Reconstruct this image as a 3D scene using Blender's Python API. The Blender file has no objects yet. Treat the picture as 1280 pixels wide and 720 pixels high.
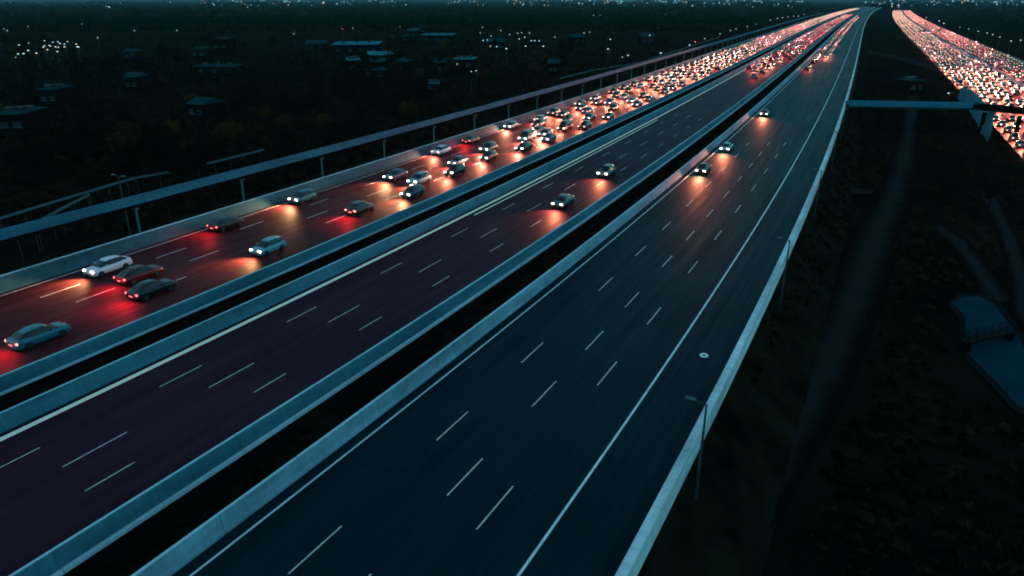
import bpy, bmesh, math, random
from mathutils import Vector, Matrix
random.seed(11)
R = math.radians
C = bpy.context.scene.collection
scene = bpy.context.scene

# ------------------------------------------------------------------ camera
F, H = 900.0, 27.4
PITCH = math.atan(362.0 / F)
cd = bpy.data.cameras.new('camera'); cam = bpy.data.objects.new('camera', cd); C.objects.link(cam)
cam.location = (0, 0, H); cam.rotation_euler = (math.pi / 2 - PITCH, 0, 0)
cd.sensor_width = 36; cd.lens = F / 1280 * 36; cd.clip_end = 30000; cd.clip_start = 0.5
scene.camera = cam

def px(u, v, z=0.0):
    """place on the level z that the photograph shows at (u, v)"""
    xn = (u - 640) / F; yn = (360 - v) / F
    d = (xn, math.cos(PITCH) + yn * math.sin(PITCH), -math.sin(PITCH) + yn * math.cos(PITCH))
    t = (z - H) / d[2]
    return Vector((d[0] * t, d[1] * t, z))

# ------------------------------------------------------------------ the road's own coordinates: s along, o across
def slope(y):
    return 0.46 + 0.08 * math.exp(-(max(y, -30) - 30) / 90.0) + 0.042 * min(1.0, max(0.0, (y - 600) / 1600.0))
_P = []
def _build_ref():
    y = 0.0; x = 0.0; pts = {}
    step = 1.0
    fw = [(0.0, 0.0)]
    yy, xx = 0.0, 0.0
    while yy < 9000:
        xx += (slope(yy) + slope(yy + step)) / 2 * step; yy += step; fw.append((xx, yy))
    bw = []
    yy, xx = 0.0, 0.0
    while yy > -200:
        xx -= (slope(yy) + slope(yy - step)) / 2 * step; yy -= step; bw.append((xx, yy))
    allp = bw[::-1] + fw
    x30 = fw[30][0]; dx = -16.0 - x30
    s = 0.0; out = []
    for i, (a, b) in enumerate(allp):
        if i: s += math.hypot(a - allp[i-1][0], b - allp[i-1][1])
        out.append([s, a + dx, b])
    i0 = len(bw); s0 = out[i0][0]
    for q in out: q[0] -= s0
    return out
REF = _build_ref()
import bisect
_S = [q[0] for q in REF]; _Y = [q[2] for q in REF]
def rp(s, o, z=0.0):
    i = min(max(bisect.bisect(_S, s) - 1, 0), len(REF) - 2)
    a, b = REF[i], REF[i+1]; t = (s - a[0]) / (b[0] - a[0])
    x = a[1] + (b[1] - a[1]) * t; y = a[2] + (b[2] - a[2]) * t
    m = slope(y); L = math.hypot(m, 1)
    return Vector((x + o / L, y - o * m / L, z))
def heading(s):
    i = min(max(bisect.bisect(_S, s) - 1, 0), len(REF) - 2)
    return math.atan2(-slope(REF[i][2]), 1)      # rotation about z that turns +Y along the road
def so(p):
    best = None
    for i in range(0, len(REF), 10):
        d = (REF[i][1] - p.x) ** 2 + (REF[i][2] - p.y) ** 2
        if best is None or d < best[0]: best = (d, i)
    i0 = best[1]
    for i in range(max(0, i0 - 12), min(len(REF), i0 + 12)):
        d = (REF[i][1] - p.x) ** 2 + (REF[i][2] - p.y) ** 2
        if d < best[0]: best = (d, i)
    q = REF[best[1]]; m = slope(q[2]); L = math.hypot(m, 1)
    return q[0], (p.x - q[1]) / L - (p.y - q[2]) * m / L

def srange(a, b):
    out = []; s = a
    while s < b:
        out.append(s); s += 3 if s < 150 else (8 if s < 500 else 40)
    out.append(b); return out

# ------------------------------------------------------------------ materials
def newmat(name):
    m = bpy.data.materials.new(name); m.use_nodes = True
    nt = m.node_tree; b = nt.nodes['Principled BSDF']
    return m, nt, b
def N(nt, kind, **kw):
    n = nt.nodes.new(kind)
    for k, v in kw.items():
        if k in n.inputs: n.inputs[k].default_value = v
        else: setattr(n, k, v)
    return n
def surf(name, col, rough=0.7, var=0.25, scale=2.0, stretch=None, metal=0.0, col2=None, bump=0.0, spec=0.1, coord='Object', detail=6):
    m, nt, b = newmat(name)
    tc = nt.nodes.new('ShaderNodeTexCoord'); mp = nt.nodes.new('ShaderNodeMapping')
    if stretch: mp.inputs['Scale'].default_value = stretch
    nt.links.new(tc.outputs[coord], mp.inputs['Vector'])
    no = N(nt, 'ShaderNodeTexNoise', Scale=scale, Detail=detail, Roughness=0.6)
    nt.links.new(mp.outputs[0], no.inputs['Vector'])
    cr = nt.nodes.new('ShaderNodeValToRGB')
    c2 = col2 or tuple(c * (1 - var) for c in col)
    c1 = tuple(min(1, c * (1 + var)) for c in col) if not col2 else col
    cr.color_ramp.elements[0].position = 0.3; cr.color_ramp.elements[1].position = 0.7
    cr.color_ramp.elements[0].color = (*c2, 1); cr.color_ramp.elements[1].color = (*c1, 1)
    nt.links.new(no.outputs['Fac'], cr.inputs[0]); nt.links.new(cr.outputs[0], b.inputs['Base Color'])
    b.inputs['Roughness'].default_value = rough; b.inputs['Metallic'].default_value = metal
    b.inputs['Specular IOR Level'].default_value = spec
    if bump:
        n2 = N(nt, 'ShaderNodeTexNoise', Scale=scale * 12, Detail=4)
        nt.links.new(tc.outputs[coord], n2.inputs['Vector'])
        bp = N(nt, 'ShaderNodeBump', Strength=bump, Distance=0.02)
        nt.links.new(n2.outputs['Fac'], bp.inputs['Height']); nt.links.new(bp.outputs[0], b.inputs['Normal'])
    return m
def asphalt(name, base, rough=0.6, spec=0.35, wheel=0.3, tint=(.12, .62, 1, 1)):
    m, nt, b = newmat(name); L = nt.links.new
    uv = nt.nodes.new('ShaderNodeUVMap'); uv.uv_map = 'road'
    mp = nt.nodes.new('ShaderNodeMapping'); mp.inputs['Scale'].default_value = (0.035, 1.3, 1); L(uv.outputs[0], mp.inputs[0])
    streak = N(nt, 'ShaderNodeTexNoise', Scale=1.0, Detail=5, Roughness=0.65); L(mp.outputs[0], streak.inputs['Vector'])
    mp2 = nt.nodes.new('ShaderNodeMapping'); mp2.inputs['Scale'].default_value = (0.06, 0.09, 1); L(uv.outputs[0], mp2.inputs[0])
    patch = N(nt, 'ShaderNodeTexNoise', Scale=1.0, Detail=6, Roughness=0.6); L(mp2.outputs[0], patch.inputs['Vector'])
    grain = N(nt, 'ShaderNodeTexNoise', Scale=9.0, Detail=3, Roughness=0.7); L(uv.outputs[0], grain.inputs['Vector'])
    def mr(src, a, c):
        n = N(nt, 'ShaderNodeMapRange'); n.inputs['From Min'].default_value = .3; n.inputs['From Max'].default_value = .7
        n.inputs['To Min'].default_value = a; n.inputs['To Max'].default_value = c; L(src, n.inputs['Value']); return n.outputs[0]
    a = N(nt, 'ShaderNodeMath', operation='MULTIPLY'); L(mr(streak.outputs['Fac'], 1 - wheel, 1 + wheel), a.inputs[0]); L(mr(patch.outputs['Fac'], .68, 1.3), a.inputs[1])
    a2 = N(nt, 'ShaderNodeMath', operation='MULTIPLY'); L(a.outputs[0], a2.inputs[0]); L(mr(grain.outputs['Fac'], .88, 1.12), a2.inputs[1])
    vm = N(nt, 'ShaderNodeVectorMath', operation='SCALE'); vm.inputs[0].default_value = base; L(a2.outputs[0], vm.inputs['Scale'])
    L(vm.outputs[0], b.inputs['Base Color'])
    L(mr(streak.outputs['Fac'], rough + .08, rough - .08), b.inputs['Roughness'])
    b.inputs['Specular IOR Level'].default_value = spec; b.inputs['Specular Tint'].default_value = tint
    bp = N(nt, 'ShaderNodeBump', Strength=.35, Distance=.01); L(grain.outputs['Fac'], bp.inputs['Height']); L(bp.outputs[0], b.inputs['Normal'])
    return m
def glow(name, col, strength, sample=True):
    m, nt, b = newmat(name)
    b.inputs['Base Color'].default_value = (*col, 1); b.inputs['Roughness'].default_value = 0.3
    b.inputs['Emission Color'].default_value = (*col, 1); b.inputs['Emission Strength'].default_value = strength
    m.cycles.emission_sampling = 'FRONT' if sample else 'NONE'
    return m
def concrete(name, col, dirt=0.45):
    """weathered cast concrete: mottling, run-down streaks and a joint every few metres along its length (UV 'road': s, height)"""
    m, nt, b = newmat(name); L = nt.links.new
    uv = nt.nodes.new('ShaderNodeUVMap'); uv.uv_map = 'road'
    mp = nt.nodes.new('ShaderNodeMapping'); mp.inputs['Scale'].default_value = (1.6, .5, 1); L(uv.outputs[0], mp.inputs[0])
    n1 = N(nt, 'ShaderNodeTexNoise', Scale=1.0, Detail=7, Roughness=.65); L(mp.outputs[0], n1.inputs['Vector'])
    mp2 = nt.nodes.new('ShaderNodeMapping'); mp2.inputs['Scale'].default_value = (.12, .6, 1); L(uv.outputs[0], mp2.inputs[0])
    n2 = N(nt, 'ShaderNodeTexNoise', Scale=1.0, Detail=4); L(mp2.outputs[0], n2.inputs['Vector'])
    sx = nt.nodes.new('ShaderNodeSeparateXYZ'); L(uv.outputs[0], sx.inputs[0])
    md = N(nt, 'ShaderNodeMath', operation='PINGPONG'); L(sx.outputs[0], md.inputs[0]); md.inputs[1].default_value = 3.0
    jt = N(nt, 'ShaderNodeMath', operation='GREATER_THAN'); L(md.outputs[0], jt.inputs[0]); jt.inputs[1].default_value = 0.035
    jr = N(nt, 'ShaderNodeMapRange'); L(jt.outputs[0], jr.inputs['Value']); jr.inputs['To Min'].default_value = .62; jr.inputs['To Max'].default_value = 1
    def mr(src, a, c):
        n = N(nt, 'ShaderNodeMapRange'); n.inputs['From Min'].default_value = .3; n.inputs['From Max'].default_value = .7
        n.inputs['To Min'].default_value = a; n.inputs['To Max'].default_value = c; L(src, n.inputs['Value']); return n.outputs[0]
    a = N(nt, 'ShaderNodeMath', operation='MULTIPLY'); L(mr(n1.outputs['Fac'], 1 - dirt * .6, 1.1), a.inputs[0]); L(mr(n2.outputs['Fac'], 1 - dirt, 1.15), a.inputs[1])
    a2 = N(nt, 'ShaderNodeMath', operation='MULTIPLY'); L(a.outputs[0], a2.inputs[0]); L(jr.outputs[0], a2.inputs[1])
    vm = N(nt, 'ShaderNodeVectorMath', operation='SCALE'); vm.inputs[0].default_value = col; L(a2.outputs[0], vm.inputs['Scale'])
    L(vm.outputs[0], b.inputs['Base Color']); b.inputs['Roughness'].default_value = .85; b.inputs['Specular IOR Level'].default_value = .15
    return m

M = {}
M['asphalt_r'] = asphalt('asphalt_dark', (.0004, .0122, .0165), rough=.62, spec=.03)
M['asphalt_m'] = asphalt('asphalt_purple_glow', (.027, .0086, .0160), rough=.62, spec=.02)  # purplish base: red tail-lamp glow put into the road colour
M['asphalt_l'] = asphalt('asphalt_red_glow', (.044, .0118, .0142), rough=.6, spec=.02, tint=(.6, .5, .8, 1))  # reddish base: glow of the tail lamps tinted into the asphalt
M['paint'] = surf('worn_white_paint', (.44, .38, .36), .6, .35, 3.0)
M['trail_paint'] = surf('headlight_trail_paint', (.95, .76, .58), .5, .05, 1.0)  # cream colour standing in for headlight trails
M['paint_edge'] = surf('edge_paint', (.5, .56, .56), .6, .25, 1.0)
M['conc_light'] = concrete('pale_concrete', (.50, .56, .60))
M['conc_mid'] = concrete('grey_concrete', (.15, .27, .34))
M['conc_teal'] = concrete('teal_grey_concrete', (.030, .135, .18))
M['conc_cap'] = concrete('cap_concrete', (.32, .46, .52), .25)  # paler tone; on barrier copings it stands in for light caught on top
M['ground'] = surf('dark_scrub', (.0095, .0095, .0055), .98, 0, .045, col2=(.0006, .0015, .0016), spec=0, detail=10)
M['bank'] = surf('dark_grass', (.0120, .0125, .0075), .98, 0, .25, col2=(.0010, .0018, .0016), spec=0, detail=8)
M['dirt'] = surf('pale_dirt', (.0040, .0100, .0130), .95, .4, .25, spec=0)
M['foliage'] = [surf('foliage_dark', (.0050, .0068, .0042), .95, .45, .6, spec=0),
                surf('foliage_green', (.0040, .0075, .0042), .95, .45, .6, spec=0),
                surf('foliage_yellow', (.034, .024, .004), .9, .4, .6, spec=.05),
                surf('foliage_rust', (.040, .013, .005), .9, .4, .6, spec=.05)]
M['bark'] = surf('bark', (.005, .005, .004), .95, .3, 6, spec=0)
M['metal'] = surf('galvanised_steel', (.05, .09, .10), .6, .15, 4)
M['metal_dark'] = surf('dark_steel', (.018, .028, .032), .6, .15, 4)
M['tyre'] = surf('rubber', (.012, .012, .013), .85, .2, 8)
M['rim'] = surf('alloy', (.03, .045, .05), .4, .1, 8, metal=.5)
M['glass'] = surf('dark_glass', (.002, .004, .005), .12, .1, 2, spec=.3)
M['roof_pale'] = surf('pale_roof_sheet', (.018, .120, .150), .8, .3, .25, spec=0)
M['roof_grey'] = surf('grey_roof_sheet', (.006, .030, .038), .8, .35, .25, spec=0)
M['wall_grey'] = surf('rendered_wall', (.0022, .0042, .0052), .9, .3, .5, spec=0)
M['door'] = surf('dark_door', (.0012, .002, .003), .8, .2, 2, spec=0)
M['bridge_steel'] = surf('bridge_steel', (.0015, .003, .004), .7, .2, 2, spec=.02)
M['window'] = surf('window_glass', (.02, .03, .035), .1, .1, 1, spec=.8)
M['water'] = surf('canal_water', (.02, .07, .10), .12, .2, .2, spec=.9)

def paint(name, col):
    m, nt, b = newmat(name)
    b.inputs['Base Color'].default_value = (*col, 1); b.inputs['Roughness'].default_value = .32
    b.inputs['Metallic'].default_value = .1; b.inputs['Coat Weight'].default_value = .22; b.inputs['Coat Roughness'].default_value = .1; b.inputs['Specular IOR Level'].default_value = .2; b.inputs['Coat Tint'].default_value = (.5, .85, 1, 1)
    no = N(nt, 'ShaderNodeTexNoise', Scale=3.0, Detail=5); mr = N(nt, 'ShaderNodeMapRange')
    mr.inputs['To Min'].default_value = .25; mr.inputs['To Max'].default_value = .45
    nt.links.new(no.outputs['Fac'], mr.inputs['Value']); nt.links.new(mr.outputs[0], b.inputs['Roughness'])
    return m
PAINT = {'black': paint('black_paint', (.004, .007, .009)), 'white': paint('white_paint', (.62, .52, .56)),
         'silver': paint('silver_paint', (.12, .24, .27)), 'teal grey': paint('teal_paint', (.02, .10, .13)),
         'dark red': paint('red_paint', (.07, .003, .005)), 'dark blue': paint('blue_paint', (.02, .05, .11)),
         'grey': paint('grey_paint', (.03, .05, .06))}
K = 1.0
HEAD = glow('headlamp_glow', (1, .78, .60), 1.8, False)
HEADP = glow('headlamp_glow_pink', (1, .62, .42), .5, False)
TAIL = glow('tail_lamp_glow', (1, .09, .10), .9, False)
TAILB = glow('brake_lamp_glow', (1, .30, .25), .5, False)
LAMP = glow('street_lamp_glow', (.80, .92, 1), .16, False)
LAMPW = glow('warm_lamp_glow', (1, .70, .50), .18, False)
LAMPR = glow('red_lamp_glow', (1, .14, .14), .4, False)

# ------------------------------------------------------------------ object helpers
def obj(name, bm, mat, parent=None, smooth=False):
    me = bpy.data.meshes.new(name)
    bm.normal_update(); bm.to_mesh(me); bm.free()
    me.materials.append(mat)
    if smooth:
        for p in me.polygons: p.use_smooth = True
    o = bpy.data.objects.new(name, me); C.objects.link(o)
    if parent is not None: o.parent = parent
    return o
def empty(name, loc=(0, 0, 0), rz=0):
    o = bpy.data.objects.new(name, None); C.objects.link(o); o.location = loc; o.rotation_euler = (0, 0, rz)
    o.empty_display_size = .3
    return o
def tag(o, label=None, cat=None, group=None, kind=None):
    if label: o['label'] = label
    if cat: o['category'] = cat
    if group: o['group'] = group
    if kind: o['kind'] = kind
    return o
def kids(o): return [c for c in ALLKIDS.get(o.name, [])]
def copy_tree(src, tree, loc, rz):
    """src: (object, [(child, [(grandchild, [])])])"""
    r = src.copy(); C.objects.link(r); r.location = loc; r.rotation_euler = (0, 0, rz)
    out = []
    def rec(items, par):
        for c, sub in items:
            k = c.copy(); C.objects.link(k); k.parent = par; out.append(k); rec(sub, k)
    rec(tree, r)
    return r, out
CUBEF = ((0,1,3,2),(4,6,7,5),(0,4,5,1),(2,3,7,6),(0,2,6,4),(1,5,7,3))
def fast_box(V, Fc, MI, mtx, c, d, mi):
    i = len(V)
    for x in (-.5, .5):
        for y in (-.5, .5):
            for z in (-.5, .5): V.append(mtx @ Vector((c[0] + x * d[0], c[1] + y * d[1], c[2] + z * d[2])))
    for f in CUBEF: Fc.append(tuple(i + k for k in f)); MI.append(mi)
    return i
def fast_obj(name, V, Fc, MI, mats):
    me = bpy.data.meshes.new(name); me.from_pydata([tuple(v) for v in V], [], Fc); 
    for m in mats: me.materials.append(m)
    me.polygons.foreach_set('material_index', MI); me.update()
    o = bpy.data.objects.new(name, me); C.objects.link(o); return o
def bx(bm, c, d, rz=0.0, rx=0.0, taper=1.0):
    m = Matrix.Translation(c) @ Matrix.Rotation(rz, 4, 'Z') @ Matrix.Rotation(rx, 4, 'X') @ Matrix.Diagonal((*d, 1))
    r = bmesh.ops.create_cube(bm, size=1.0, matrix=m)
    return r['verts']
def tube(bm, a, b, r0, r1=None, seg=8):
    a, b = Vector(a), Vector(b); r1 = r0 if r1 is None else r1
    d = b - a; L = d.length
    q = d.to_track_quat('Z', 'Y').to_matrix().to_4x4()
    bmesh.ops.create_cone(bm, cap_ends=True, segments=seg, radius1=r0, radius2=r1, depth=L, matrix=Matrix.Translation((a + b) / 2) @ q)

def strip(name, offs, s0, s1, mat, parent=None, closed=False, ss=None, caps=True):
    """a band that runs along the road; offs = [(o, z), ...] its cross-section"""
    bm = bmesh.new(); uvl = bm.loops.layers.uv.new('road')
    ss = ss or srange(s0, s1)
    rows = [[bm.verts.new(rp(s, o, z)) for o, z in offs] for s in ss]
    n = len(offs); m = n if closed else n - 1
    acc = [0]
    for k in range(n): a, b = offs[k], offs[(k + 1) % n]; acc.append(acc[-1] + math.hypot(a[0]-b[0], a[1]-b[1]))
    if not closed and all(abs(z - offs[0][1]) < 1e-4 for _, z in offs): acc = [o for o, _ in offs]
    for i in range(len(ss) - 1):
        for k in range(m):
            k2 = (k + 1) % n
            f = bm.faces.new((rows[i][k], rows[i][k2], rows[i+1][k2], rows[i+1][k]))
            for lp, (u, v) in zip(f.loops, ((ss[i], acc[k]), (ss[i], acc[k+1] if k + 1 < len(acc) else 0), (ss[i+1], acc[k+1] if k + 1 < len(acc) else 0), (ss[i+1], acc[k]))):
                lp[uvl].uv = (u, v)
    if closed and caps:
        bm.faces.new(rows[0][::-1]); bm.faces.new(rows[-1])
    bmesh.ops.recalc_face_normals(bm, faces=bm.faces)
    if not closed:
        up = sum(f.normal.z for f in bm.faces)
        if up < 0: bmesh.ops.reverse_faces(bm, faces=bm.faces)
    return obj(name, bm, mat, parent)

# ------------------------------------------------------------------ setting: ground, bank, carriageways
FAR = 3000
bm = bmesh.new()
xs = [-9000, -6000, -4000, -2500, -1600] + list(range(-1000, 1001, 40)) + [1600, 2500, 4000, 6000, 9000]
ys = [-300, -200] + list(range(-120, 1401, 40)) + [1600, 1900, 2300, 2800, 3500, 4500, 6000, 8000, 11000, 15000]
rnd = random.Random(3)
gr = [[bm.verts.new((x, y, -5.3 + rnd.uniform(0, .22))) for x in xs] for y in ys]
for j in range(len(ys) - 1):
    for i in range(len(xs) - 1): bm.faces.new((gr[j][i], gr[j][i+1], gr[j+1][i+1], gr[j+1][i]))
tag(obj('ground', bm, M['ground'], smooth=True), 'dark scrub land around the highway', kind='structure')
tag(strip('embankment', [(-68, -5.6), (-57, -.5), (-48.9, -.3), (-28.2, -.3), (-27.4, -1.2), (-22.9, -1.2), (-22.2, -.3), (-5.75, -.3), (-5.6, -1.3), (-1.4, -1.3), (-.9, -.3), (20.2, -.3), (20.45, -.8), (26.0, -5.6)],
          -40, FAR, M['bank']), 'dark grassy embankment under the carriageways', kind='structure')
tag(strip('road', [(-.85, 0), (4.5, 0), (8.3, 0), (11.4, 0), (15, 0), (19.7, 0)], -40, FAR, M['asphalt_r']), 'wide dark asphalt carriageway, nearly empty', kind='structure')
tag(strip('road', [(-22.0, 0), (-18, 0), (-14.6, 0), (-11, 0), (-5.95, 0)], -40, FAR, M['asphalt_m']), 'middle carriageway tinted with purplish tail light glow between two barriers', kind='structure')
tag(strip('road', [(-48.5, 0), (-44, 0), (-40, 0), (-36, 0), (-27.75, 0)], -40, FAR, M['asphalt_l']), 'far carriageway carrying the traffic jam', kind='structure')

def face_up(bm):
    bm.normal_update(); dn = [f for f in bm.faces if f.normal.z < 0]
    if dn: bmesh.ops.reverse_faces(bm, faces=dn)
def dashes(name, marks, w, mat, label):
    bm = bmesh.new()
    for o, a, b in marks:
        n = max(1, int((b - a) / 6)); prev = None
        for k in range(n + 1):
            s = a + (b - a) * k / n
            cur = (bm.verts.new(rp(s, o - w / 2, .006)), bm.verts.new(rp(s, o + w / 2, .006)))
            if prev: bm.faces.new((prev[0], prev[1], cur[1], cur[0]))
            prev = cur
    face_up(bm)
    return tag(obj(name, bm, mat), label, kind='structure')
def series(o, known, period, ln, end):
    out = [(o, a, a + ln) for a in known]
    s = known[-1] + period
    while s < end: out.append((o, s, s + ln)); s += period
    s = known[0] - period
    while s > -20: out.append((o, s, s + ln)); s -= period
    return out
mk = []
mk += series(4.55, [35.4, 49.0, 61.5, 78.9, 90.7, 101.9], 12.6, 4.1, 170)
mk += series(8.3, [44.5, 55.8, 66.0, 76.1, 88.5, 99.1], 11.3, 4.2, 170)
mk += series(11.35, [42.8, 60.9, 73.3, 87.9, 100.8], 13.4, 4.3, 170)
dashes('lane_marking', mk, .10, M['paint'], 'broken white lane lines on the dark right carriageway')
mk = []
mk += series(-18.0, [32.0, 45.1, 58.6, 72.7, 87.3], 13.8, 4.0, 200)
mk += series(-14.6, [35.4, 46.8, 60.3, 75.0, 88.5], 13.5, 4.5, 200)
mk += series(-11.05, [34.6, 47.9, 60.3, 72.2, 84.5, 95.6], 12.2, 3.3, 200)
dashes('lane_marking', mk, .10, M['paint'], 'broken white lane lines on the middle carriageway')
mk = []
mk += series(-43.7, [51.5, 64.9, 77.5], 13.2, 4.2, 500)
mk += series(-39.5, [52.5, 66.0, 85.5], 13.2, 4.2, 500)
mk += series(-35.8, [45.0, 58.5], 13.2, 4.0, 500)
dashes('lane_marking', mk, .10, M['paint_edge'], 'faint broken lane lines on the jammed carriageway')
def line(o, w, mat, label, s0=-40, s1=1500):
    return tag(strip('edge_or_trail_line', [(o - w / 2, .007), (o + w / 2, .007)], s0, s1, mat), label, kind='structure')
line(15.0, .16, M['paint_edge'], 'thin unbroken line between lanes and wide shoulder')
line(.25, .14, M['paint_edge'], 'thin unbroken line beside the pale barrier')
line(-21.25, .50, M['trail_paint'], 'broad headlight trail painted beside the barrier of the middle carriageway', s1=420)  # headlight streak laid on the road as a strip of colour
line(-20.2, .22, M['trail_paint'], 'short second headlight trail painted beside the broad one', s0=97, s1=190)  # shorter twin streak, its light also put into colour
line(-6.9, .12, M['paint_edge'], 'faint line at the lower edge of the middle carriageway')
line(-47.6, .14, M['paint_edge'], 'edge line along the outer wall of the jammed carriageway')

# ------------------------------------------------------------------ barriers
def barrier(label, wall, cap, wm, cm, s1=FAR, ledge=None):
    e = tag(empty('concrete_barrier', rp(0, wall[0][0], 0)), label, 'barrier', 'concrete barriers along the carriageways')
    base = rp(0, wall[0][0], 0)
    for nm, sec, m in (('wall', wall, wm), ('coping', cap, cm), ('ledge', ledge, cm)):
        if not sec: continue
        o = strip(nm, sec, -40, s1, m, closed=True)
        o.parent = e; o.location = -base
    return e
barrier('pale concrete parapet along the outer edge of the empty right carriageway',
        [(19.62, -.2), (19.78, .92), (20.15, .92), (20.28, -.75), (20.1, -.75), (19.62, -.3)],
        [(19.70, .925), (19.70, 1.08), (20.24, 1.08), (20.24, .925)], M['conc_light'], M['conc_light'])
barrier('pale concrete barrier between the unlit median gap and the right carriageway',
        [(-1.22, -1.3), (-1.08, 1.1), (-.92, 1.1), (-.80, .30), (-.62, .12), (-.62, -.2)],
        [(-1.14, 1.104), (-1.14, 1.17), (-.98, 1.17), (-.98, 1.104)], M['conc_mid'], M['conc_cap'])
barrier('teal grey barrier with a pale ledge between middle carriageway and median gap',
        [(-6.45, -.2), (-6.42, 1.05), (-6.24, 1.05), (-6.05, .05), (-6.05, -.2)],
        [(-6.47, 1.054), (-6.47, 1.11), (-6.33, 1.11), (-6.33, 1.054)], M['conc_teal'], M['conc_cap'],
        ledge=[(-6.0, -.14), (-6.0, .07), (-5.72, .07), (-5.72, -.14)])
barrier('teal concrete barrier between the narrow ditch and the broad painted headlight trail',
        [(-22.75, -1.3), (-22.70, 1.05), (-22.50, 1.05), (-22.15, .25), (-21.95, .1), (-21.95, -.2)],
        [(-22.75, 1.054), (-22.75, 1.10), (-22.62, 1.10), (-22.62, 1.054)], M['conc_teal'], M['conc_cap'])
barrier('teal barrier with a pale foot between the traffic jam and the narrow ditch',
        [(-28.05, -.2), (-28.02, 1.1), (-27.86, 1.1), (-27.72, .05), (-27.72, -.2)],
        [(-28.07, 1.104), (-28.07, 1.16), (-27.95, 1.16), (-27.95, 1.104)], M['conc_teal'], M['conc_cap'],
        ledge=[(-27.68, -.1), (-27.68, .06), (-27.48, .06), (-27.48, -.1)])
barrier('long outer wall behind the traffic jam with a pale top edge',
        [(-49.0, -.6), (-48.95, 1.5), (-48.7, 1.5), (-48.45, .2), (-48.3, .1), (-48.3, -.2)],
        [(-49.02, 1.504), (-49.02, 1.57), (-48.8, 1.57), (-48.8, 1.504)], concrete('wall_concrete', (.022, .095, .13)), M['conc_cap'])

# elevated ramp on posts beyond the jam
e = tag(empty('elevated_ramp', rp(0, -53.6, 0)), 'long blue grey elevated ramp edge on thin posts beyond the jam', 'ramp')
base = rp(0, -53.6, 0)
BLUEC = concrete('blue_grey_concrete', (.008, .095, .155), .35)
o = strip('parapet', [(-53.9, 3.7), (-53.9, 4.75), (-53.65, 4.75), (-53.5, 3.7)], -20, 1500, BLUEC, closed=True); o.parent = e; o.location = -base
o = strip('deck', [(-54.8, 3.3), (-54.8, 3.69), (-53.45, 3.69), (-53.45, 3.3)], -20, 1500, M['wall_grey'], closed=True); o.parent = e; o.location = -base
s = 18.0
while s < 700:
    bm = bmesh.new(); tube(bm, rp(s, -54.0, -1.2), rp(s, -54.0, 3.3), .16, .14, 8); bx(bm, rp(s, -54.0, 3.15), (.9, .3, .3), heading(s))
    o = obj('post', bm, M['metal'], e); o.location = -base
    s += 17.6
# guard rails behind it
def guard_rail(pts, z, label):
    P = [px(u, v, z) for u, v in pts]
    b0 = P[0].copy(); b0.z = -5.2
    e = tag(empty('guard_rail', b0), label, 'guard rail')
    bm = bmesh.new(); posts = []
    for a, b in zip(P, P[1:]):
        d = (b - a); n = Vector((-d.y, d.x, 0)).normalized() * .04
        for (p, q, zz) in ((a, b, .0),):
            vs = [bm.verts.new(v - b0) for v in (p - n + Vector((0,0,.18)), q - n + Vector((0,0,.18)), q - n - Vector((0,0,.18)), p - n - Vector((0,0,.18)),
                                                  p + n + Vector((0,0,.18)), q + n + Vector((0,0,.18)), q + n - Vector((0,0,.18)), p + n - Vector((0,0,.18)))]
            for f in ((0,1,2,3),(7,6,5,4),(0,4,5,1),(3,2,6,7)): bm.faces.new([vs[i] for i in f])
        L = d.length; k = 0
        while k * 4 < L:
            posts.append(a + d * (k * 4 / L)); k += 1
    obj('rail', bm, M['metal'], e); bp = bmesh.new(); tube(bp, (0, 0, -(z + 5.4)), (0, 0, 0), .06, .06, 6); q0 = obj('post', bp, M['metal_dark'], e)
    posts = posts[::max(1, len(posts) // 24)]; q0.location = posts[0] - b0
    for q in posts[1:]:
        c = q0.copy(); C.objects.link(c); c.parent = e; c.location = q - b0
    return e
guard_rail([(-60, 290), (0, 273), (85, 247), (170, 222), (225, 213), (330, 187)], -1.4, 'thin grey guard rail running behind the elevated ramp')
guard_rail([(20, 292), (45, 279), (75, 262), (112, 243)], -1.2, 'short slanting guard rail joining the long one behind the ramp')
guard_rail([(700, 98), (740, 88), (800, 78), (850, 62), (900, 46)], -1.0, 'faint distant guard rail along the slip road beyond the ramp')

# ------------------------------------------------------------------ street lamps
def lamp_post(name, label, base, hz, arms, rz, grp, head=None, hs=1.0, parts=True):
    e = tag(empty(name, base, rz), label, 'street lamp', grp)
    bm = bmesh.new(); tube(bm, (0, 0, 0), (0, 0, hz), .11 * hs, .06 * hs, 8); tube(bm, (0, 0, 0), (0, 0, .5), .2 * hs, .16 * hs, 8)
    obj('pole', bm, M['metal_dark'], e)
    for a in arms:
        bm = bmesh.new(); tube(bm, (0, 0, hz - .05), (a, 0, hz + .12), .045 * hs, .035 * hs, 6)
        ar = obj('arm', bm, M['metal_dark'], e)
        bm = bmesh.new(); bx(bm, (a + .25 * (1 if a > 0 else -1), 0, hz + .14), (.62 * hs, .24 * hs, .12 * hs))
        bmesh.ops.bevel(bm, geom=bm.edges[:], offset=.03, segments=2, affect='EDGES')
        hd = obj('lamp_head', bm, M['metal'], e)
    return e
nth = ['nearest', 'second', 'third', 'fourth', 'fifth', 'sixth', 'seventh', 'eighth', 'ninth', 'tenth', 'eleventh', 'twelfth', 'thirteenth', 'fourteenth', 'fifteenth']
for k in range(9):
    s = 52.8 + 34.2 * k
    lamp_post('street_lamp', f'{nth[k]} unlit lamp post along the outside of the pale parapet', rp(s, 21.1, -2.4), 7.8, (-.7,), heading(s), 'unlit lamp posts outside the parapet')
p = rp(70.0, -54.9, -.8)
lamp_post('street_lamp', 'tall twin headed lamp post standing beside the elevated ramp', p, 8.0, (-.7, .7), heading(70), 'ramp lamps')

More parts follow.
